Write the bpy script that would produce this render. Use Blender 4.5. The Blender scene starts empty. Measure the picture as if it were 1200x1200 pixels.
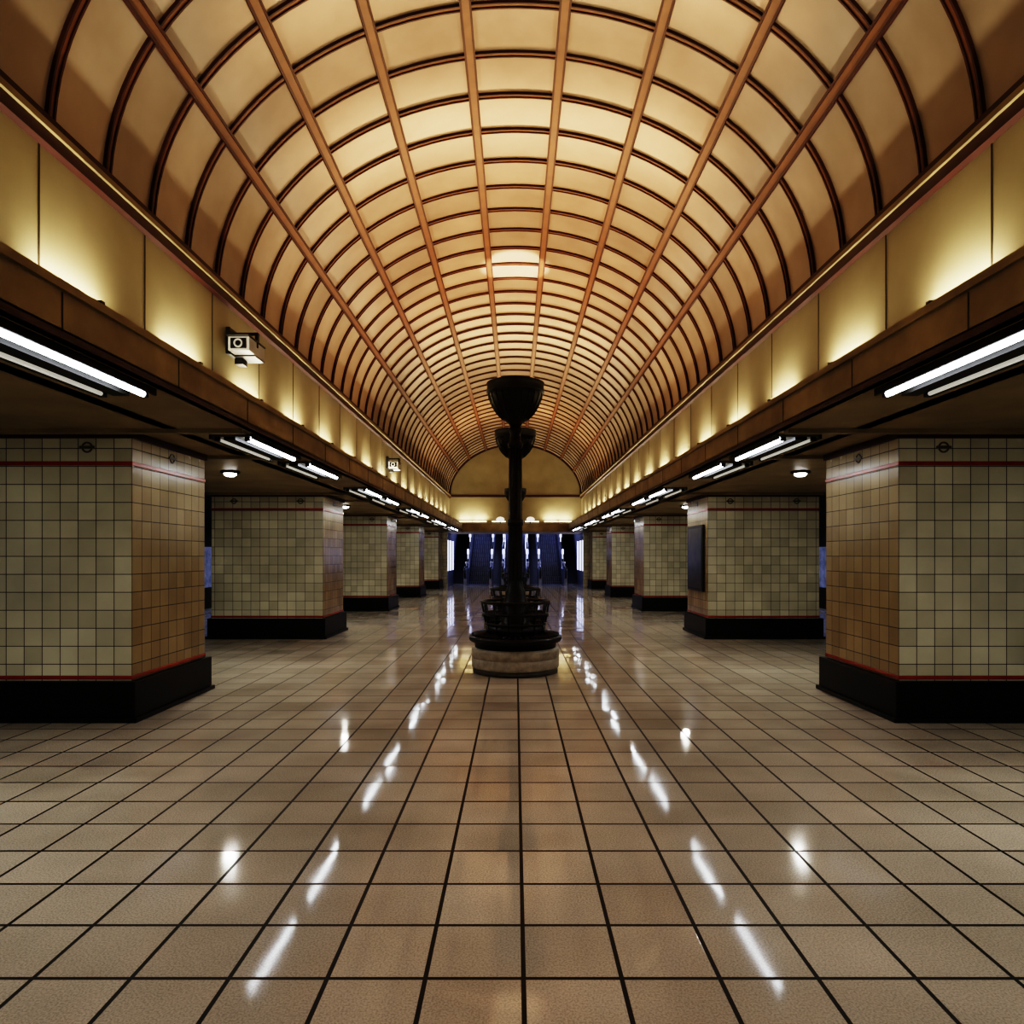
import bpy, math, random
from mathutils import Vector
random.seed(4)
S = bpy.context.scene
COL = S.collection

# ------------------------------------------------------------------ materials
def new_mat(name):
    m = bpy.data.materials.new(name); m.use_nodes = True
    nt = m.node_tree
    return m, nt, nt.nodes["Principled BSDF"]

def plain(name, col, rough=0.5, metal=0.0, noise=0.15, scale=6.0, bump=0.0, emit=None, estr=0.0, spec=0.5):
    m, nt, b = new_mat(name)
    tc = nt.nodes.new("ShaderNodeTexCoord")
    n = nt.nodes.new("ShaderNodeTexNoise"); n.inputs["Scale"].default_value = scale
    n.inputs["Detail"].default_value = 6
    nt.links.new(tc.outputs["Object"], n.inputs["Vector"])
    r = nt.nodes.new("ShaderNodeValToRGB")
    r.color_ramp.elements[0].position = 0.3; r.color_ramp.elements[1].position = 0.7
    a = [c*(1-noise) for c in col]; c2 = [min(1, c*(1+noise)) for c in col]
    r.color_ramp.elements[0].color = (*a, 1); r.color_ramp.elements[1].color = (*c2, 1)
    nt.links.new(n.outputs["Fac"], r.inputs["Fac"])
    nt.links.new(r.outputs["Color"], b.inputs["Base Color"])
    b.inputs["Roughness"].default_value = rough
    b.inputs["Metallic"].default_value = metal
    b.inputs["Specular IOR Level"].default_value = spec
    if bump:
        bp = nt.nodes.new("ShaderNodeBump"); bp.inputs["Strength"].default_value = bump
        bp.inputs["Distance"].default_value = 0.01
        nt.links.new(n.outputs["Fac"], bp.inputs["Height"])
        nt.links.new(bp.outputs["Normal"], b.inputs["Normal"])
    if emit:
        b.inputs["Emission Color"].default_value = (*emit, 1)
        b.inputs["Emission Strength"].default_value = estr
    return m

def tiles(name, c1, c2, mortar, size, msize, rough, loc=(0,0,0), bump=0.3, speck=0.0, wav=0.0, rvar=0.1, tilt=0.0):
    m, nt, b = new_mat(name)
    uv = nt.nodes.new("ShaderNodeUVMap"); uv.uv_map = "UVMap"
    mp = nt.nodes.new("ShaderNodeMapping"); mp.inputs["Location"].default_value = loc
    nt.links.new(uv.outputs["UV"], mp.inputs["Vector"])
    br = nt.nodes.new("ShaderNodeTexBrick"); br.offset = 0.0; br.squash = 1.0
    br.inputs["Scale"].default_value = 1.0
    br.inputs["Brick Width"].default_value = size
    br.inputs["Row Height"].default_value = size
    br.inputs["Mortar Size"].default_value = msize
    br.inputs["Mortar Smooth"].default_value = 0.2
    br.inputs["Bias"].default_value = 0.0
    br.inputs["Color1"].default_value = (*c1, 1); br.inputs["Color2"].default_value = (*c2, 1)
    br.inputs["Mortar"].default_value = (*mortar, 1)
    nt.links.new(mp.outputs["Vector"], br.inputs["Vector"])
    n = nt.nodes.new("ShaderNodeTexNoise"); n.inputs["Scale"].default_value = 1.3; n.inputs["Detail"].default_value = 8
    nt.links.new(uv.outputs["UV"], n.inputs["Vector"])
    rmp = nt.nodes.new("ShaderNodeMapRange")
    rmp.inputs["From Min"].default_value = 0.3; rmp.inputs["From Max"].default_value = 0.7
    rmp.inputs["To Min"].default_value = 0.76; rmp.inputs["To Max"].default_value = 1.08
    nt.links.new(n.outputs["Fac"], rmp.inputs["Value"])
    mul = nt.nodes.new("ShaderNodeVectorMath"); mul.operation = 'SCALE'
    nt.links.new(br.outputs["Color"], mul.inputs[0]); nt.links.new(rmp.outputs["Result"], mul.inputs["Scale"])
    out = mul.outputs["Vector"]
    if speck:
        n2 = nt.nodes.new("ShaderNodeTexNoise"); n2.inputs["Scale"].default_value = 140; n2.inputs["Detail"].default_value = 3
        nt.links.new(uv.outputs["UV"], n2.inputs["Vector"])
        r2 = nt.nodes.new("ShaderNodeMapRange")
        r2.inputs["From Min"].default_value = 0.35; r2.inputs["From Max"].default_value = 0.6
        r2.inputs["To Min"].default_value = 1-speck; r2.inputs["To Max"].default_value = 1.05
        nt.links.new(n2.outputs["Fac"], r2.inputs["Value"])
        m2 = nt.nodes.new("ShaderNodeVectorMath"); m2.operation = 'SCALE'
        nt.links.new(out, m2.inputs[0]); nt.links.new(r2.outputs["Result"], m2.inputs["Scale"])
        out = m2.outputs["Vector"]
    nt.links.new(out, b.inputs["Base Color"])
    rr = nt.nodes.new("ShaderNodeMapRange")
    rr.inputs["From Min"].default_value = 0.3; rr.inputs["From Max"].default_value = 0.7
    rr.inputs["To Min"].default_value = rough; rr.inputs["To Max"].default_value = rough + rvar
    nt.links.new(n.outputs["Fac"], rr.inputs["Value"])
    ad = nt.nodes.new("ShaderNodeMath"); ad.operation = 'MULTIPLY_ADD'; ad.inputs[1].default_value = 0.5
    nt.links.new(br.outputs["Fac"], ad.inputs[0]); nt.links.new(rr.outputs["Result"], ad.inputs[2])
    nt.links.new(ad.outputs["Value"], b.inputs["Roughness"])
    inv = nt.nodes.new("ShaderNodeMath"); inv.operation = 'SUBTRACT'; inv.inputs[0].default_value = 1.0
    nt.links.new(br.outputs["Fac"], inv.inputs[1])
    hgt = inv.outputs["Value"]
    if wav:
        n3 = nt.nodes.new("ShaderNodeTexNoise"); n3.inputs["Scale"].default_value = 7; n3.inputs["Detail"].default_value = 2
        nt.links.new(uv.outputs["UV"], n3.inputs["Vector"])
        ma = nt.nodes.new("ShaderNodeMath"); ma.operation = 'MULTIPLY_ADD'; ma.inputs[1].default_value = wav
        nt.links.new(n3.outputs["Fac"], ma.inputs[0]); nt.links.new(hgt, ma.inputs[2])
        hgt = ma.outputs["Value"]
    bp = nt.nodes.new("ShaderNodeBump"); bp.inputs["Strength"].default_value = bump; bp.inputs["Distance"].default_value = 0.004
    nt.links.new(hgt, bp.inputs["Height"])
    if tilt:
        dv = nt.nodes.new("ShaderNodeVectorMath"); dv.operation='SCALE'; dv.inputs["Scale"].default_value = 1.0/size
        nt.links.new(mp.outputs["Vector"], dv.inputs[0])
        fl = nt.nodes.new("ShaderNodeVectorMath"); fl.operation='FLOOR'; nt.links.new(dv.outputs["Vector"], fl.inputs[0])
        wn = nt.nodes.new("ShaderNodeTexWhiteNoise"); wn.noise_dimensions='2D'; nt.links.new(fl.outputs["Vector"], wn.inputs["Vector"])
        sb = nt.nodes.new("ShaderNodeVectorMath"); sb.operation='SUBTRACT'; sb.inputs[1].default_value=(.5,.5,.5)
        nt.links.new(wn.outputs["Color"], sb.inputs[0])
        sc = nt.nodes.new("ShaderNodeVectorMath"); sc.operation='SCALE'; sc.inputs["Scale"].default_value = tilt
        nt.links.new(sb.outputs["Vector"], sc.inputs[0])
        av = nt.nodes.new("ShaderNodeVectorMath"); av.operation='ADD'
        nt.links.new(bp.outputs["Normal"], av.inputs[0]); nt.links.new(sc.outputs["Vector"], av.inputs[1])
        nm = nt.nodes.new("ShaderNodeVectorMath"); nm.operation='NORMALIZE'; nt.links.new(av.outputs["Vector"], nm.inputs[0])
        nt.links.new(nm.outputs["Vector"], b.inputs["Normal"])
    else:
        nt.links.new(bp.outputs["Normal"], b.inputs["Normal"])
    return m

def vault_mat():
    m, nt, b = new_mat("vault_panel_paint")
    uv = nt.nodes.new("ShaderNodeUVMap"); uv.uv_map = "UVMap"
    fl = nt.nodes.new("ShaderNodeVectorMath"); fl.operation = 'FLOOR'
    nt.links.new(uv.outputs["UV"], fl.inputs[0])
    wn = nt.nodes.new("ShaderNodeTexWhiteNoise"); wn.noise_dimensions = '2D'
    nt.links.new(fl.outputs["Vector"], wn.inputs["Vector"])
    mr = nt.nodes.new("ShaderNodeMapRange"); mr.inputs["To Min"].default_value = 0.74; mr.inputs["To Max"].default_value = 1.06
    nt.links.new(wn.outputs["Value"], mr.inputs["Value"])
    tc = nt.nodes.new("ShaderNodeTexCoord")
    n = nt.nodes.new("ShaderNodeTexNoise"); n.inputs["Scale"].default_value = 1.6; n.inputs["Detail"].default_value = 7
    nt.links.new(tc.outputs["Object"], n.inputs["Vector"])
    r = nt.nodes.new("ShaderNodeValToRGB")
    r.color_ramp.elements[0].position = .3; r.color_ramp.elements[0].color = (0.33, 0.245, 0.17, 1)
    r.color_ramp.elements[1].position = .7; r.color_ramp.elements[1].color = (0.47, 0.36, 0.26, 1)
    nt.links.new(n.outputs["Fac"], r.inputs["Fac"])
    mu = nt.nodes.new("ShaderNodeVectorMath"); mu.operation = 'SCALE'
    nt.links.new(r.outputs["Color"], mu.inputs[0]); nt.links.new(mr.outputs["Result"], mu.inputs["Scale"])
    nt.links.new(mu.outputs["Vector"], b.inputs["Base Color"])
    b.inputs["Roughness"].default_value = 0.28
    return m

M = {}
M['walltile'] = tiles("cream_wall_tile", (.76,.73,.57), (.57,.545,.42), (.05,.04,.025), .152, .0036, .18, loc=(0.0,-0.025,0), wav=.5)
M['shadetile'] = tiles("wall_tile_warm_shade", (.44,.345,.20), (.35,.27,.155), (.04,.025,.012), .152, .0036, .18, loc=(0.0,-0.025,0), wav=.5)  # same wall tile; dim orange vault light on side faces put into its colour
M['floortile'] = tiles("pale_floor_tile", (.74,.68,.58), (.60,.55,.47), (.005,.004,.0035), .325, .0088, .030, loc=(-0.027,-0.31,0), bump=.22, speck=.30, wav=.20, rvar=.07, tilt=.012)
M['vault'] = vault_mat()
M['vrib'] = plain("rib_tan", (.19,.078,.032), .4)
M['vred'] = plain("rib_edge_red_brown", (.045,.010,.006), .5)
M['cove'] = plain("cove_wall_yellow_paint", (.31,.255,.15), .4, scale=2, noise=.12)
M['seam'] = plain("dark_seam", (.03,.02,.010), .6)
M['fascia'] = plain("fascia_brown_paint", (.28,.21,.11), .5, scale=3, noise=.3, bump=.3)
M['soffit'] = plain("soffit_paint", (.30,.235,.13), .5, scale=2, noise=.2)
M['blackbase'] = plain("black_skirting", (.006,.005,.004), .45, scale=8, spec=.3)
M['redtile'] = plain("red_tile_strip", (.34,.045,.022), .25)
M['relief'] = plain("roundel_relief", (.10,.08,.05), .3)
M['bronze'] = plain("dark_bronze", (.010,.007,.006), .38, metal=.3, scale=12, noise=.4)
M['iron'] = plain("black_iron", (.006,.005,.005), .4)
M['stone'] = plain("cream_stone", (.40,.35,.28), .4, scale=14, noise=.25)
M['plinth'] = plain("dark_stone_plinth", (.10,.08,.06), .4, scale=14, noise=.25)
M['white'] = plain("white_enamel", (.6,.6,.58), .35)
M['grey'] = plain("grey_light_housing", (.10,.09,.07), .4)
M['tube'] = plain("lit_fluorescent_tube", (.9,.9,.9), .3, emit=(.88,.93,1.0), estr=19)
M['tubedim'] = plain("dim_fluorescent_tube", (.5,.5,.5), .3, emit=(1.0,.95,.80), estr=.35)
M['covetube'] = plain("cove_tube", (.9,.9,.8), .3, emit=(1.0,.90,.68), estr=5)
M['dome'] = plain("dome_glass", (.9,.9,.85), .2, emit=(1,.97,.90), estr=14)
M['globe'] = plain("globe_glass", (.9,.9,.85), .2, emit=(1,.95,.85), estr=1.0)
M['bulb'] = plain("uplighter_bulb", (.9,.8,.6), .3, emit=(1,.62,.3), estr=3)
M['steel'] = plain("brushed_steel", (.30,.32,.42), .3, metal=.8)
M['rubber'] = plain("handrail_rubber", (.01,.01,.012), .4)
M['step'] = plain("escalator_step", (.12,.13,.18), .4, metal=.6)
M['bluewall'] = plain("shaft_wall", (.15,.16,.22), .4)
M['glow'] = plain("lit_poster_blue", (.4,.45,.8), .3, emit=(.58,.62,1.0), estr=2.2, noise=.8, scale=3)
M['glowdim'] = plain("trackside_poster", (.25,.28,.4), .3, emit=(.45,.52,1.0), estr=.12, noise=.8, scale=3)
M['dark'] = plain("dark_tunnel", (.03,.028,.03), .6)
M['tunnel'] = plain("tunnel_lining", (.10,.09,.08), .5)
M['poster'] = plain("dark_poster", (.030,.025,.025), .3, scale=5, noise=.9)
M['yellow'] = plain("platform_line", (.6,.42,.05), .5)
M['glass'] = plain("lens_glass", (.01,.01,.012), .05)

# ------------------------------------------------------------------ mesh builder
class B:
    def __init__(s):
        s.v=[]; s.f=[]; s.m=[]; s.mats=[]; s.uv={}; s.sm=[]
    def mi(s, k):
        if k not in s.mats: s.mats.append(k)
        return s.mats.index(k)
    def face(s, pts, k, uv=None, smooth=False):
        i=len(s.v); s.v+= [tuple(p) for p in pts]
        s.f.append(list(range(i,i+len(pts)))); s.m.append(s.mi(k)); s.sm.append(smooth)
        if uv: s.uv[len(s.f)-1]=uv
    def box(s, x0,x1,y0,y1,z0,z1,k,kx=None):
        if x0>x1: x0,x1=x1,x0
        if y0>y1: y0,y1=y1,y0
        i=len(s.v)
        s.v += [(x0,y0,z0),(x1,y0,z0),(x1,y1,z0),(x0,y1,z0),(x0,y0,z1),(x1,y0,z1),(x1,y1,z1),(x0,y1,z1)]
        for q in ((0,3,2,1),(4,5,6,7),(0,1,5,4),(1,2,6,5),(2,3,7,6),(3,0,4,7)):
            kk = kx if (kx and q in ((1,2,6,5),(3,0,4,7))) else k
            s.f.append([i+a for a in q]); s.m.append(s.mi(kk)); s.sm.append(False)
    def hexa(s, p, k):
        i=len(s.v); s.v += [tuple(a) for a in p]
        for q in ((0,3,2,1),(4,5,6,7),(0,1,5,4),(1,2,6,5),(2,3,7,6),(3,0,4,7)):
            s.f.append([i+a for a in q]); s.m.append(s.mi(k)); s.sm.append(False)
    def lathe(s, prof, k, cx=0, cy=0, n=40, smooth=True):
        i=len(s.v)
        for r,z in prof:
            for j in range(n):
                a=2*math.pi*j/n; s.v.append((cx+r*math.cos(a), cy+r*math.sin(a), z))
        for p in range(len(prof)-1):
            for j in range(n):
                j2=(j+1)%n
                s.f.append([i+p*n+j, i+p*n+j2, i+(p+1)*n+j2, i+(p+1)*n+j]); s.m.append(s.mi(k)); s.sm.append(smooth)
    def rod(s, a, b, r, k, n=8):
        a=Vector(a); b=Vector(b); d=(b-a).normalized()
        u=d.orthogonal().normalized(); w=d.cross(u)
        i=len(s.v)
        for c in (a,b):
            for j in range(n):
                t=2*math.pi*j/n; s.v.append(tuple(c+u*r*math.cos(t)+w*r*math.sin(t)))
        for j in range(n):
            j2=(j+1)%n
            s.f.append([i+j,i+j2,i+n+j2,i+n+j]); s.m.append(s.mi(k)); s.sm.append(True)
        s.f.append([i+j for j in reversed(range(n))]); s.m.append(s.mi(k)); s.sm.append(False)
        s.f.append([i+n+j for j in range(n)]); s.m.append(s.mi(k)); s.sm.append(False)
    def torus(s, c, R, r, k, axis='Z', n=40, m=8):
        i=len(s.v)
        for j in range(n):
            a=2*math.pi*j/n
            for q in range(m):
                t=2*math.pi*q/m
                rr=R+r*math.cos(t); h=r*math.sin(t)
                p=(rr*math.cos(a), rr*math.sin(a), h)
                if axis=='Y': p=(p[0],p[2],p[1])
                if axis=='X': p=(p[2],p[0],p[1])
                s.v.append((c[0]+p[0],c[1]+p[1],c[2]+p[2]))
        for j in range(n):
            for q in range(m):
                s.f.append([i+j*m+q, i+((j+1)%n)*m+q, i+((j+1)%n)*m+(q+1)%m, i+j*m+(q+1)%m]); s.m.append(s.mi(k)); s.sm.append(True)
    def mesh(s, name):
        me=bpy.data.meshes.new(name)
        me.from_pydata(s.v,[],s.f)
        for k in s.mats: me.materials.append(M[k])
        me.polygons.foreach_set("material_index", s.m)
        me.polygons.foreach_set("use_smooth", s.sm)
        me.update()
        ul=me.uv_layers.new(name="UVMap")
        for p in me.polygons:
            n=p.normal; ax=max(range(3), key=lambda q: abs(n[q]))
            for idx,li in enumerate(p.loop_indices):
                if p.index in s.uv: ul.data[li].uv=s.uv[p.index][idx]; continue
                co=me.vertices[me.loops[li].vertex_index].co
                ul.data[li].uv = (co.y,co.z) if ax==0 else ((co.x,co.z) if ax==1 else (co.x,co.y))
        return me
    def obj(s, name, loc=(0,0,0), bevel=0, parent=None):
        o=bpy.data.objects.new(name, s.mesh(name)); o.location=loc; COL.objects.link(o)
        if bevel:
            b=o.modifiers.new("bevel",'BEVEL'); b.width=bevel; b.segments=2; b.limit_method='ANGLE'
        if parent: o.parent=parent
        return o

def inst(o, name, loc, rotz=0):
    c=bpy.data.objects.new(name, o.data); c.location=loc; c.rotation_euler[2]=rotz; COL.objects.link(c)
    for m in o.modifiers:
        n=c.modifiers.new(m.name, m.type); n.width=m.width; n.segments=m.segments; n.limit_method=m.limit_method
    return c

def area(name, loc, sx, sy, e, col, rot=(0,0,0), parent=None, shape='RECTANGLE', spread=None):
    L=bpy.data.lights.new(name,'AREA'); L.shape=shape; L.size=sx
    if shape=='RECTANGLE': L.size_y=sy
    L.energy=e; L.color=col
    if spread: L.spread=spread
    o=bpy.data.objects.new(name,L); COL.objects.link(o); o.location=loc; o.rotation_euler=rot
    if parent: o.parent=parent
    return o

# ------------------------------------------------------------------ dimensions
Y0, Y1 = -8.0, 28.9
HC = 2.45
XF = 2.20
ZF = 2.73
XW = 2.80
ZS = 3.92
BR = 2.18
PX0, PX1 = 3.24, 5.12
PITCH = 5.73
PY = [5.77+PITCH*i for i in range(-2,5)]
PL = 1.35
SP = PITCH/10

def arch(t, off=0.0):
    x=XW*math.sin(t); z=BR*math.cos(t)
    nx=math.sin(t)/XW; nz=math.cos(t)/BR; l=math.hypot(nx,nz); nx/=l; nz/=l
    return x-nx*off, ZS+z-nz*off

# ------------------------------------------------------------------ floor (with platform edge markings)
b=B()
b.box(-8.1,8.1,Y0,34.2,-0.2,0,'floortile')
for sgn in (-1,1):
    b.box(sgn*7.4,sgn*7.5,Y0,34,0,.003,'yellow'); b.box(sgn*7.8,sgn*8.1,Y0,34,0,.003,'white')
b.obj("floor")

# ------------------------------------------------------------------ vault
ribT=[math.radians(a) for a in (-61.5,-43.75,-26.25,-8.75,8.75,26.25,43.75,61.5)]
edges=[-math.pi/2]+ribT+[math.pi/2]
b=B()
shift = (6.95 - Y0) % SP
yr=[Y0]+[Y0+shift+SP*i for i in range(200) if Y0+shift+SP*i < Y1-0.05]+[Y1]
for yi in range(len(yr)-1):
    for si in range(len(edges)-1):
        n=8
        for q in range(n):
            t0=edges[si]+(edges[si+1]-edges[si])*q/n; t1=edges[si]+(edges[si+1]-edges[si])*(q+1)/n
            a=arch(t0); c=arch(t1)
            b.face([(a[0],yr[yi],a[1]),(c[0],yr[yi],c[1]),(c[0],yr[yi+1],c[1]),(a[0],yr[yi+1],a[1])],'vault',
                   uv=[(si+q/n+.001,yi+.01),(si+(q+1)/n-.001,yi+.01),(si+(q+1)/n-.001,yi+.99),(si+q/n+.001,yi+.99)], smooth=True)
me_v=b.obj("ceiling_vault")
import bmesh
bm=bmesh.new(); bm.from_mesh(me_v.data); bmesh.ops.remove_doubles(bm, verts=bm.verts, dist=.0005); bm.to_mesh(me_v.data); bm.free()

b=B()
def arc_strip(b, yc, w, off, k, n=56):
    pts=[-math.pi/2+math.pi*i/n for i in range(n+1)]
    o=[arch(t,0.0) for t in pts]; i_=[arch(t,off) for t in pts]
    ya,yb=yc-w/2,yc+w/2
    for j in range(n):
        b.face([(i_[j][0],ya,i_[j][1]),(i_[j+1][0],ya,i_[j+1][1]),(i_[j+1][0],yb,i_[j+1][1]),(i_[j][0],yb,i_[j][1])],k)
        for y in (ya,yb):
            b.face([(o[j][0],y,o[j][1]),(o[j+1][0],y,o[j+1][1]),(i_[j+1][0],y,i_[j+1][1]),(i_[j][0],y,i_[j][1])],k)
for y in yr[1:-1]:
    arc_strip(b,y,.034,.016,'vrib')
    arc_strip(b,y-.026,.015,.026,'vred')
    arc_strip(b,y+.026,.015,.026,'vred')
arc_strip(b,Y1-.04,.08,.05,'vred')
def long_strip(b,t,w,off,k,dt=0):
    r=math.hypot(XW*math.cos(t),BR*math.sin(t)); h=w/2/r; c=dt/r
    a0=arch(t-h+c,0); a1=arch(t+h+c,0); i0=arch(t-h+c,off); i1=arch(t+h+c,off)
    b.hexa([(a0[0],Y0,a0[1]),(a1[0],Y0,a1[1]),(a1[0],Y1,a1[1]),(a0[0],Y1,a0[1]),
            (i0[0],Y0,i0[1]),(i1[0],Y0,i1[1]),(i1[0],Y1,i1[1]),(i0[0],Y1,i0[1])],k)
for t in ribT:
    long_strip(b,t,.066,.030,'vrib')
    long_strip(b,t,.020,.042,'vred',.042)
    long_strip(b,t,.020,.042,'vred',-.042)
b.obj("ceiling_vault_ribs")

# ------------------------------------------------------------------ side cove walls, fascia, soffits
for sgn,nm in ((-1,'left'),(1,'right')):
    b=B()
    b.box(sgn*XW,sgn*(XW+.12),Y0,Y1+.1,HC,ZS+.02,'cove')
    y=4.03-1.146*10-.02
    while y<Y1:
        b.box(sgn*(XW-.004),sgn*XW,y-.006,y+.006,ZF,ZS-.06,'seam'); y+=1.146
    b.obj("wall_"+nm)
    b=B()
    b.box(sgn*(XW-.055),sgn*XW,Y0,Y1,ZS-.10,ZS-.02,'vred')
    b.box(sgn*(XW-.075),sgn*XW,Y0,Y1,ZS-.02,ZS+.02,'fascia')
    b.box(sgn*(XW-.060),sgn*XW,Y0,Y1,ZS+.02,ZS+.07,'vred')
    b.obj("trim_"+("1" if sgn<0 else "2"))
    b=B()
    b.box(sgn*XF,sgn*(XF+.05),Y0,28.3,HC,ZF,'fascia')
    b.box(sgn*(XF-.02),sgn*XF,Y0,28.28,ZF-.045,ZF,'fascia')
    b.box(sgn*(XF-.012),sgn*XF,Y0,28.28,HC,HC+.035,'vred')
    y=-7.0
    while y<28:
        b.box(sgn*(XF-.003),sgn*XF,y-.004,y+.004,HC+.04,ZF-.05,'seam')
        b.box(sgn*(XF-.01),sgn*(XF+.03),y+.3,y+.33,ZF,ZF+.022,'seam')
        b.box(sgn*(XF-.0),sgn*(XF+.03),y+.75,y+.84,ZF,ZF+.012,'seam')
        y+=PITCH/5
    b.obj("trim_"+("3" if sgn<0 else "4"))
    b=B()
    b.box(sgn*(XF+.0),sgn*5.15,Y0,Y1+.2,HC,HC+.05,'soffit')
    for p in PY:
        for yy in (p-.12,p+PL+.04):
            b.box(sgn*(XF+.06),sgn*5.15,yy,yy+.08,HC-.035,HC,'soffit')
    b.obj("ceiling_aisle_"+nm)
    b=B()
    y=4.26-1.4325*8
    while y<28.2:
        b.box(sgn*2.69,sgn*2.75,y-.34,y+.34,HC+.05,2.955,'white')
        b.rod((sgn*2.72,y-.3,2.98),(sgn*2.72,y+.3,2.98),.014,'covetube')
        area("cove_lamp",(sgn*2.725,y,3.005),.60,.04,13.0,(1.0,.89,.66),(math.pi,0,math.pi/2))
        y+=1.4325
    b.obj("cove_light_battens_"+nm)

# ------------------------------------------------------------------ end wall
b=B()
n=48; pts=[arch(-math.pi/2+math.pi*i/n) for i in range(n+1)]
for y in (Y1,Y1+.15):
    b.face([(p[0],y,p[1]) for p in ([(-XW,HC)]+pts+[(XW,HC)])],'cove')
b.box(-XW,XW,Y1,Y1+.15,HC,HC+.02,'cove')
b.obj("wall_end")
b=B()
b.box(-XW,XW,Y1-.06,Y1,ZS-.05,ZS+.04,'vred')
b.box(-2.25,2.25,28.25,28.30,HC-.06,ZF,'fascia')
b.box(-XF,XF,28.30,Y1,HC,HC+.05,'soffit')
b.obj("trim_5")
b=B()
for x in (-2.1,-1.5,-.7,.7,1.5,2.1):
    b.box(x-.3,x+.3,28.66,28.74,HC+.05,2.80,'white')
    b.rod((x-.28,28.7,2.83),(x+.28,28.7,2.83),.016,'covetube')
    if abs(x)<1: continue
    area("cove_lamp",(x,28.74,2.88),.5,.05,12,(1,.88,.64),(math.pi,0,0))
b.obj("cove_light_battens_end")

b=B()
b.box(-11,11,Y0-.2,Y0,-.7,6.3,'cove')
b.obj("wall_back")

for sgn,nm in ((-1,'left'),(1,'right')):
    b=B()
    b.box(sgn*3.0,sgn*8.1,PY[-1]+PL+.02,PY[-1]+PL+.2,0,HC+.9,'walltile')
    b.obj("wall_aisle_end_"+nm)

# ------------------------------------------------------------------ pillars
def make_pillar(sgn):
    b=B()
    W=PX1-PX0; ZB=.34
    b.box(0,sgn*W,0,PL,ZB,HC-.045,'walltile','shadetile')
    e=.075
    b.box(-sgn*e,sgn*(W+e),-e,PL+e,0,.04,'blackbase')
    b.box(-sgn*.05,sgn*(W+.05),-.05,PL+.05,.04,ZB,'blackbase')
    e=.007
    b.box(-sgn*e,sgn*(W+e),-e,PL+e,ZB+.012,ZB+.045,'redtile')
    b.box(-sgn*e,sgn*(W+e),-e,PL+e,2.16,2.196,'redtile')
    b.box(-sgn*.02,sgn*(W+.02),-.02,PL+.02,HC-.06,HC-.001,'vred')
    zc=2.315
    def rnd_y(x,y):
        b.torus((x,y,zc),.040,.009,'relief','Y',28,6)
        b.box(x-.064,x+.064,y-.010,y+.004,zc-.012,zc+.012,'relief')
    def rnd_x(x,y):
        b.torus((x,y,zc),.040,.009,'relief','X',28,6)
        b.box(x-.010,x+.010,y-.064,y+.064,zc-.012,zc+.012,'relief')
    for xx in (.38,W-.38):
        rnd_y(sgn*xx,0); rnd_y(sgn*xx,PL)
    rnd_x(0,PL*.5); rnd_x(sgn*W,PL*.5)
    return b
for sgn in (-1,1):
    first=None
    for p in PY:
        if first is None:
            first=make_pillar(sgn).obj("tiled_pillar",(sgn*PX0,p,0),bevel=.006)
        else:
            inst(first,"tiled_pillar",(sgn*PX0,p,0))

# ------------------------------------------------------------------ ceiling fluorescent fixtures
def fixture(lit2):
    b=B(); L=1.28
    b.box(-.18,.18,-.01,L+.01,-.024,0,'grey')
    b.box(-.19,-.175,-.02,L+.02,-.045,0,'blackbase'); b.box(.175,.19,-.02,L+.02,-.045,0,'blackbase')
    b.box(-.03,.07,0,L,-.05,-.024,'blackbase')
    for x,k in ((-.13,'tube'),(.13,lit2)):
        b.rod((x,.02,-.042),(x,L-.02,-.042),.019 if k=='tube' else .013,k,10)
        b.box(x-.02,x+.02,0,.03,-.06,-.024,'blackbase'); b.box(x-.02,x+.02,L-.03,L,-.06,-.024,'blackbase')
    return b
starts=[]
k=-2
while True:
    s0=1.3+4.6*k
    if s0>27: break
    starts+= [s0,s0+1.7]; k+=1
fl=None
for s0 in starts:
    if s0<Y0+.1 or s0>26.5: continue
    if fl is None:
        fl=fixture('tubedim').obj("fluorescent_ceiling_light",(-2.45,s0+1.28,HC)); fl.rotation_euler[2]=math.pi
    else:
        inst(fl,"fluorescent_ceiling_light",(-2.45,s0+1.28,HC),math.pi)
    inst(fl,"fluorescent_ceiling_light",(2.45,s0,HC))

def dome():
    b=B()
    b.lathe([(0,0),(.11,0),(.12,-.02),(.10,-.03)],'blackbase',n=28)
    b.lathe([(.075,-.03),(.07,-.05),(.045,-.065),(0.001,-.07)],'dome',n=28)
    return b
d0=None
for sgn in (-1,1):
    for i in range(-2,4):
        loc=(sgn*3.55,8.5+PITCH*i,HC)
        if d0 is None: d0=dome().obj("dome_ceiling_light",loc)
        else: inst(d0,"dome_ceiling_light",loc)
        area("dome_lamp",(sgn*3.55,8.5+PITCH*i,HC-.075),.10,.10,18,(1,.96,.84),shape='DISK')

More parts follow.
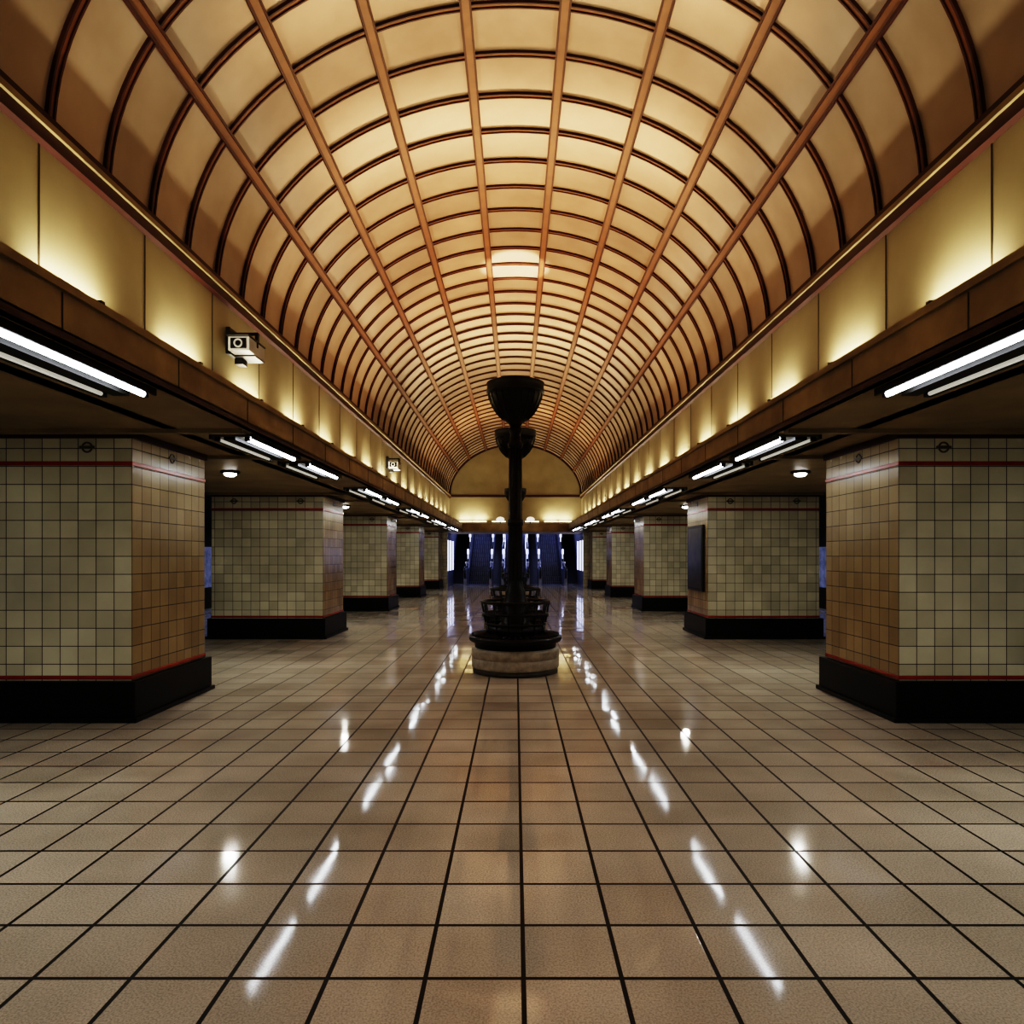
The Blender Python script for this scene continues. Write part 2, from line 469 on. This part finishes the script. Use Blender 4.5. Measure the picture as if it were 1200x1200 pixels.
# ------------------------------------------------------------------ uplighter lamps with circular seats
def uplighter(energy, y, spot=0):
    root=bpy.data.objects.new("uplighter_floor_lamp",None); root.location=(0,y,0); COL.objects.link(root)
    b=B()
    b.lathe([(0,0),(.515,0),(.515,.05),(.50,.055)],'plinth',n=56)
    b.lathe([(.50,.055),(.525,.06),(.53,.08),(.53,.17),(.522,.175),(.522,.185),(.53,.19),(.53,.26),(.525,.28),(.50,.30),(0,.30)],'stone',n=56)
    b.obj("stone_drum",parent=root)
    b=B()
    b.lathe([(0,.30),(.49,.30),(.50,.36),(.55,.375),(.565,.40),(.56,.43),(.54,.44),(0,.44)],'iron',n=56)
    for j in range(44):
        a=2*math.pi*j/44; c,s_=math.cos(a),math.sin(a)
        b.rod((.26*c,.26*s_,.452),(.53*c,.53*s_,.452),.012,'iron',6)
    for R,z,r in ((.36,.58,.016),(.385,.70,.016),(.41,.84,.018)):
        b.torus((0,0,z),R,r,'iron',n=48)
    b.lathe([(.355,.50),(.362,.56),(.350,.56),(.343,.50)],'iron',n=48)
    for j in range(14):
        a=2*math.pi*j/14; c,s_=math.cos(a),math.sin(a)
        b.rod((.33*c,.33*s_,.44),(.41*c,.41*s_,.84),.013,'iron',6)
    b.obj("circular_seat",parent=root)
    b=B()
    b.lathe([(.26,.44),(.26,.50),(.22,.54),(.17,.60),(.16,.80),(.14,.86),(.125,.90),(.125,.96),(.10,1.0),(.085,1.10),
             (.078,1.6),(.078,1.75),(.095,1.77),(.095,1.83),(.078,1.85),(.070,2.4),(.066,2.70),(.09,2.72),(.095,2.76),(.07,2.79),
             (.062,2.88),(.08,2.91),(.085,2.94),(.06,2.97)],'bronze',n=32)
    for j in range(10):
        a=2*math.pi*j/10
        b.rod((.080*math.cos(a),.080*math.sin(a),1.1),(.069*math.cos(a),.069*math.sin(a),2.7),.008,'bronze',6)
    b.obj("column",parent=root)
    b=B()
    b.lathe([(.06,2.965),(.09,3.01),(.15,3.05),(.23,3.13),(.285,3.22),(.32,3.31),(.33,3.36),(.35,3.37),(.352,3.39),(.345,3.46),(.355,3.48),(.35,3.49),
             (.325,3.49),(.31,3.40),(.28,3.24),(.2,3.13),(0,3.08)],'bronze',n=48)
    for j in range(24):
        a=2*math.pi*j/24
        c,s_=math.cos(a),math.sin(a)
        pr=[(.15,3.05),(.23,3.13),(.285,3.22),(.32,3.31),(.33,3.36)]
        for (r0,z0),(r1,z1) in zip(pr,pr[1:]):
            b.rod((r0*c,r0*s_,z0),(r1*c,r1*s_,z1),.008,'bronze',5)
    b.lathe([(0.001,3.36),(.06,3.34),(.08,3.28),(.06,3.20),(.03,3.12)],'bulb',n=20)
    b.obj("bowl",parent=root)
    area("bulb_light",(0,0,3.42),.4,.4,energy,(1.0,.54,.25),(math.pi,0,0),root,'DISK')
    if spot:
        L=bpy.data.lights.new("reflector_light",'SPOT'); L.energy=spot; L.color=(1,.84,.62); L.spot_size=math.radians(25); L.spot_blend=.35; L.shadow_soft_size=.05
        o=bpy.data.objects.new("reflector_light",L); COL.objects.link(o); o.parent=root; o.location=(0,0,3.44)
        o.rotation_euler=(math.pi-math.radians(-8),0,0)
    return root
uplighter(50,8.3)
uplighter(85,11.45,1200)
uplighter(105,21.4)
uplighter(45,-4.6)

# ------------------------------------------------------------------ cctv cameras
def cctv():
    b=B()
    b.box(-.02,.02,-.09,.09,-.10,.16,'iron')
    b.box(.02,.26,-.012,.012,.10,.13,'iron'); b.box(.23,.26,-.012,.012,-.02,.13,'iron')
    b.box(.05,.25,-.20,.20,-.10,.03,'white')
    b.box(.04,.26,-.24,.20,.03,.045,'iron')
    b.box(.075,.225,-.212,-.20,-.085,.015,'glass')
    b.torus((.15,-.215,-.035),.035,.009,'white','Y',20,6)
    b.box(.02,.10,.02,.14,-.17,-.11,'iron')
    b.box(.05,.25,-.05,.20,-.115,-.10,'iron')
    return b
c0=cctv().obj("security_camera",(-2.765,6.65,3.44),bevel=.006)
inst(c0,"security_camera",(-2.765,14.8,3.38))

b=B()
x=PX0
b.box(x-.045,x-.008,11.68,12.66,.78,1.93,'iron')
b.box(x-.049,x-.045,11.73,12.61,.83,1.88,'poster')
b.obj("framed_poster")

# ------------------------------------------------------------------ platforms
for sgn,nm in ((-1,'left'),(1,'right')):
    prof=[(5.15,HC),(5.5,2.8),(6.2,3.15),(7.2,3.38),(8.2,3.4),(9.3,3.2),(10.3,2.65),(10.85,1.9),(11.0,1.0),(10.95,0),(10.8,-.7)]
    b=B()
    for (xa,za),(xb,zb) in zip(prof,prof[1:]):
        b.face([(sgn*xa,Y0,za),(sgn*xb,Y0,zb),(sgn*xb,34,zb),(sgn*xa,34,za)],'tunnel')
    b.face([(sgn*8.1,Y0,-.7),(sgn*10.8,Y0,-.7),(sgn*10.8,34,-.7),(sgn*8.1,34,-.7)],'dark')
    b.face([(sgn*8.1,Y0,-.7),(sgn*8.1,34,-.7),(sgn*8.1,34,-.2),(sgn*8.1,Y0,-.2)],'dark')
    b.box(sgn*5.15,sgn*11,34,34.1,-.7,3.5,'dark')
    for i in range(8):
        y=-5+i*4.6
        b.box(sgn*10.6,sgn*10.66,y,y+3,.3,1.7,'glowdim')
    b.obj("wall_platform_"+nm)
    for y in (4,18):
        area("platform_lamp",(sgn*7.2,y,3.2),.2,2.0,3,(.85,.88,1))

# ------------------------------------------------------------------ escalator hall
for sgn,nm in ((-1,'left'),(1,'right')):
    b=B()
    b.box(sgn*3.1,sgn*3.3,PY[-1]+PL+.2,34.2,0,2.7,'bluewall')
    for i in range(3):
        y=30.6+i*1.25
        b.box(sgn*3.07,sgn*3.10,y-.03,y+.83,.67,2.13,'iron')
        b.box(sgn*3.062,sgn*3.07,y,y+.8,.7,2.1,'glow')
    b.obj("wall_escalator_hall_"+nm)
b=B(); b.box(-3.3,3.3,Y1+.15,33.0,HC-.02,HC+.05,'soffit'); b.obj("ceiling_escalator_hall")
ang=math.radians(30); T=math.tan(ang)
YS=33.0; YE=45.0
b=B()
for sx in (-1,1):
    xx=sx*3.15
    b.face([(xx,YS,-.2),(xx,YE,-.2+T*(YE-YS-1)),(xx,YE,3.2+T*(YE-YS)),(xx,YS,3.2)],'bluewall')
b.face([(-3.2,YS,HC),(3.2,YS,HC),(3.2,YE,HC+T*(YE-YS)),(-3.2,YE,HC+T*(YE-YS))],'bluewall')
b.face([(-3.2,YE,0),(3.2,YE,0),(3.2,YE,12),(-3.2,YE,12)],'bluewall')
b.face([(-3.2,34.2,0),(3.2,34.2,0),(3.2,YE,T*(YE-34.2)-.05),(-3.2,YE,T*(YE-34.2)-.05)],'dark')
b.obj("wall_escalator_shaft")
def escalator():
    b=B()
    ya=1.0; n=26
    b.box(-.5,.5,-.6,1.0,0,.012,'step')
    for i in range(n):
        y=ya+i*.40; z=T*.40*(i+1)-.1
        b.box(-.5,.5,y,y+.40,max(0,z-.25),z,'step')
        for q in range(9): b.box(-.45+q*.1,-.42+q*.1,y-.006,y,max(0,z-.2),z,'steel')
    for sx in (-1,1):
        x0,x1=sx*.52,sx*.66
        b.box(x0,x1,-.5,1.0,0,.78,'steel')
        yl=ya+10.4; zl=T*10.4
        b.hexa([(x0,1,0),(x1,1,0),(x1,yl,zl-.1),(x0,yl,zl-.1),(x0,1,.78),(x1,1,.78),(x1,yl,.78+zl),(x0,yl,.78+zl)],'steel')
        xm=(x0+x1)/2
        path=[(xm,-.5,.35),(xm,-.66,.45),(xm,-.74,.62),(xm,-.66,.79),(xm,-.5,.86),(xm,1.0,.86),(xm,yl,.86+zl)]
        for p,q in zip(path,path[1:]): b.rod(p,q,.045,'rubber',8)
        b.lathe([(.03,.86),(.03,1.0),(.07,1.02),(.07,1.10),(.0,1.11)],'white',cx=xm,cy=.6,n=14)
        for i in range(4):
            yy=1.6+i*1.5; zz=.86+T*(yy-1)
            b.lathe([(.02,zz),(.02,zz+.25),(.05,zz+.28),(.05,zz+.50),(.0,zz+.52)],'glow',cx=xm,cy=yy,n=10)
    return b
e0=escalator().obj("escalator",(-1.75,32.2,0)); inst(e0,"escalator",(0,32.2,0)); inst(e0,"escalator",(1.75,32.2,0))
for x,y,z,e in ((0,31.2,2.35,14),(-1.8,34.5,3.1,18),(1.8,34.5,3.1,18),(0,36.5,4.2,110)):
    area("escalator_lamp",(x,y,z),1.2,.2,e,(.55,.59,1.0))
b=B()
for x in (-.62,.62):
    b.rod((x,28.27,2.70),(x,28.27,2.90),.02,'iron'); b.rod((x,28.05,2.88),(x,28.28,2.88),.02,'iron')
    b.lathe([(0.001,2.99),(.10,2.97),(.17,2.90),(.17,2.87),(.10,2.81),(0.001,2.79)],'globe',cx=x,cy=28.05,n=20)
b.obj("twin_globe_lights")

# ------------------------------------------------------------------ world & camera
w=bpy.data.worlds.new("World"); S.world=w; w.use_nodes=True
w.node_tree.nodes["Background"].inputs[0].default_value=(.02,.015,.01,1)
w.node_tree.nodes["Background"].inputs[1].default_value=.3
cam=bpy.data.cameras.new("camera"); cam.lens=24; cam.sensor_width=36; cam.shift_y=.0425; cam.shift_x=-.0033
cam.clip_start=.05; cam.clip_end=200
co=bpy.data.objects.new("camera",cam); COL.objects.link(co); co.location=(0,0,1.4); co.rotation_euler=(math.pi/2,0,0)
S.camera=co
S.view_settings.view_transform='Filmic'
S.view_settings.look='Very High Contrast'
S.view_settings.exposure=0.0
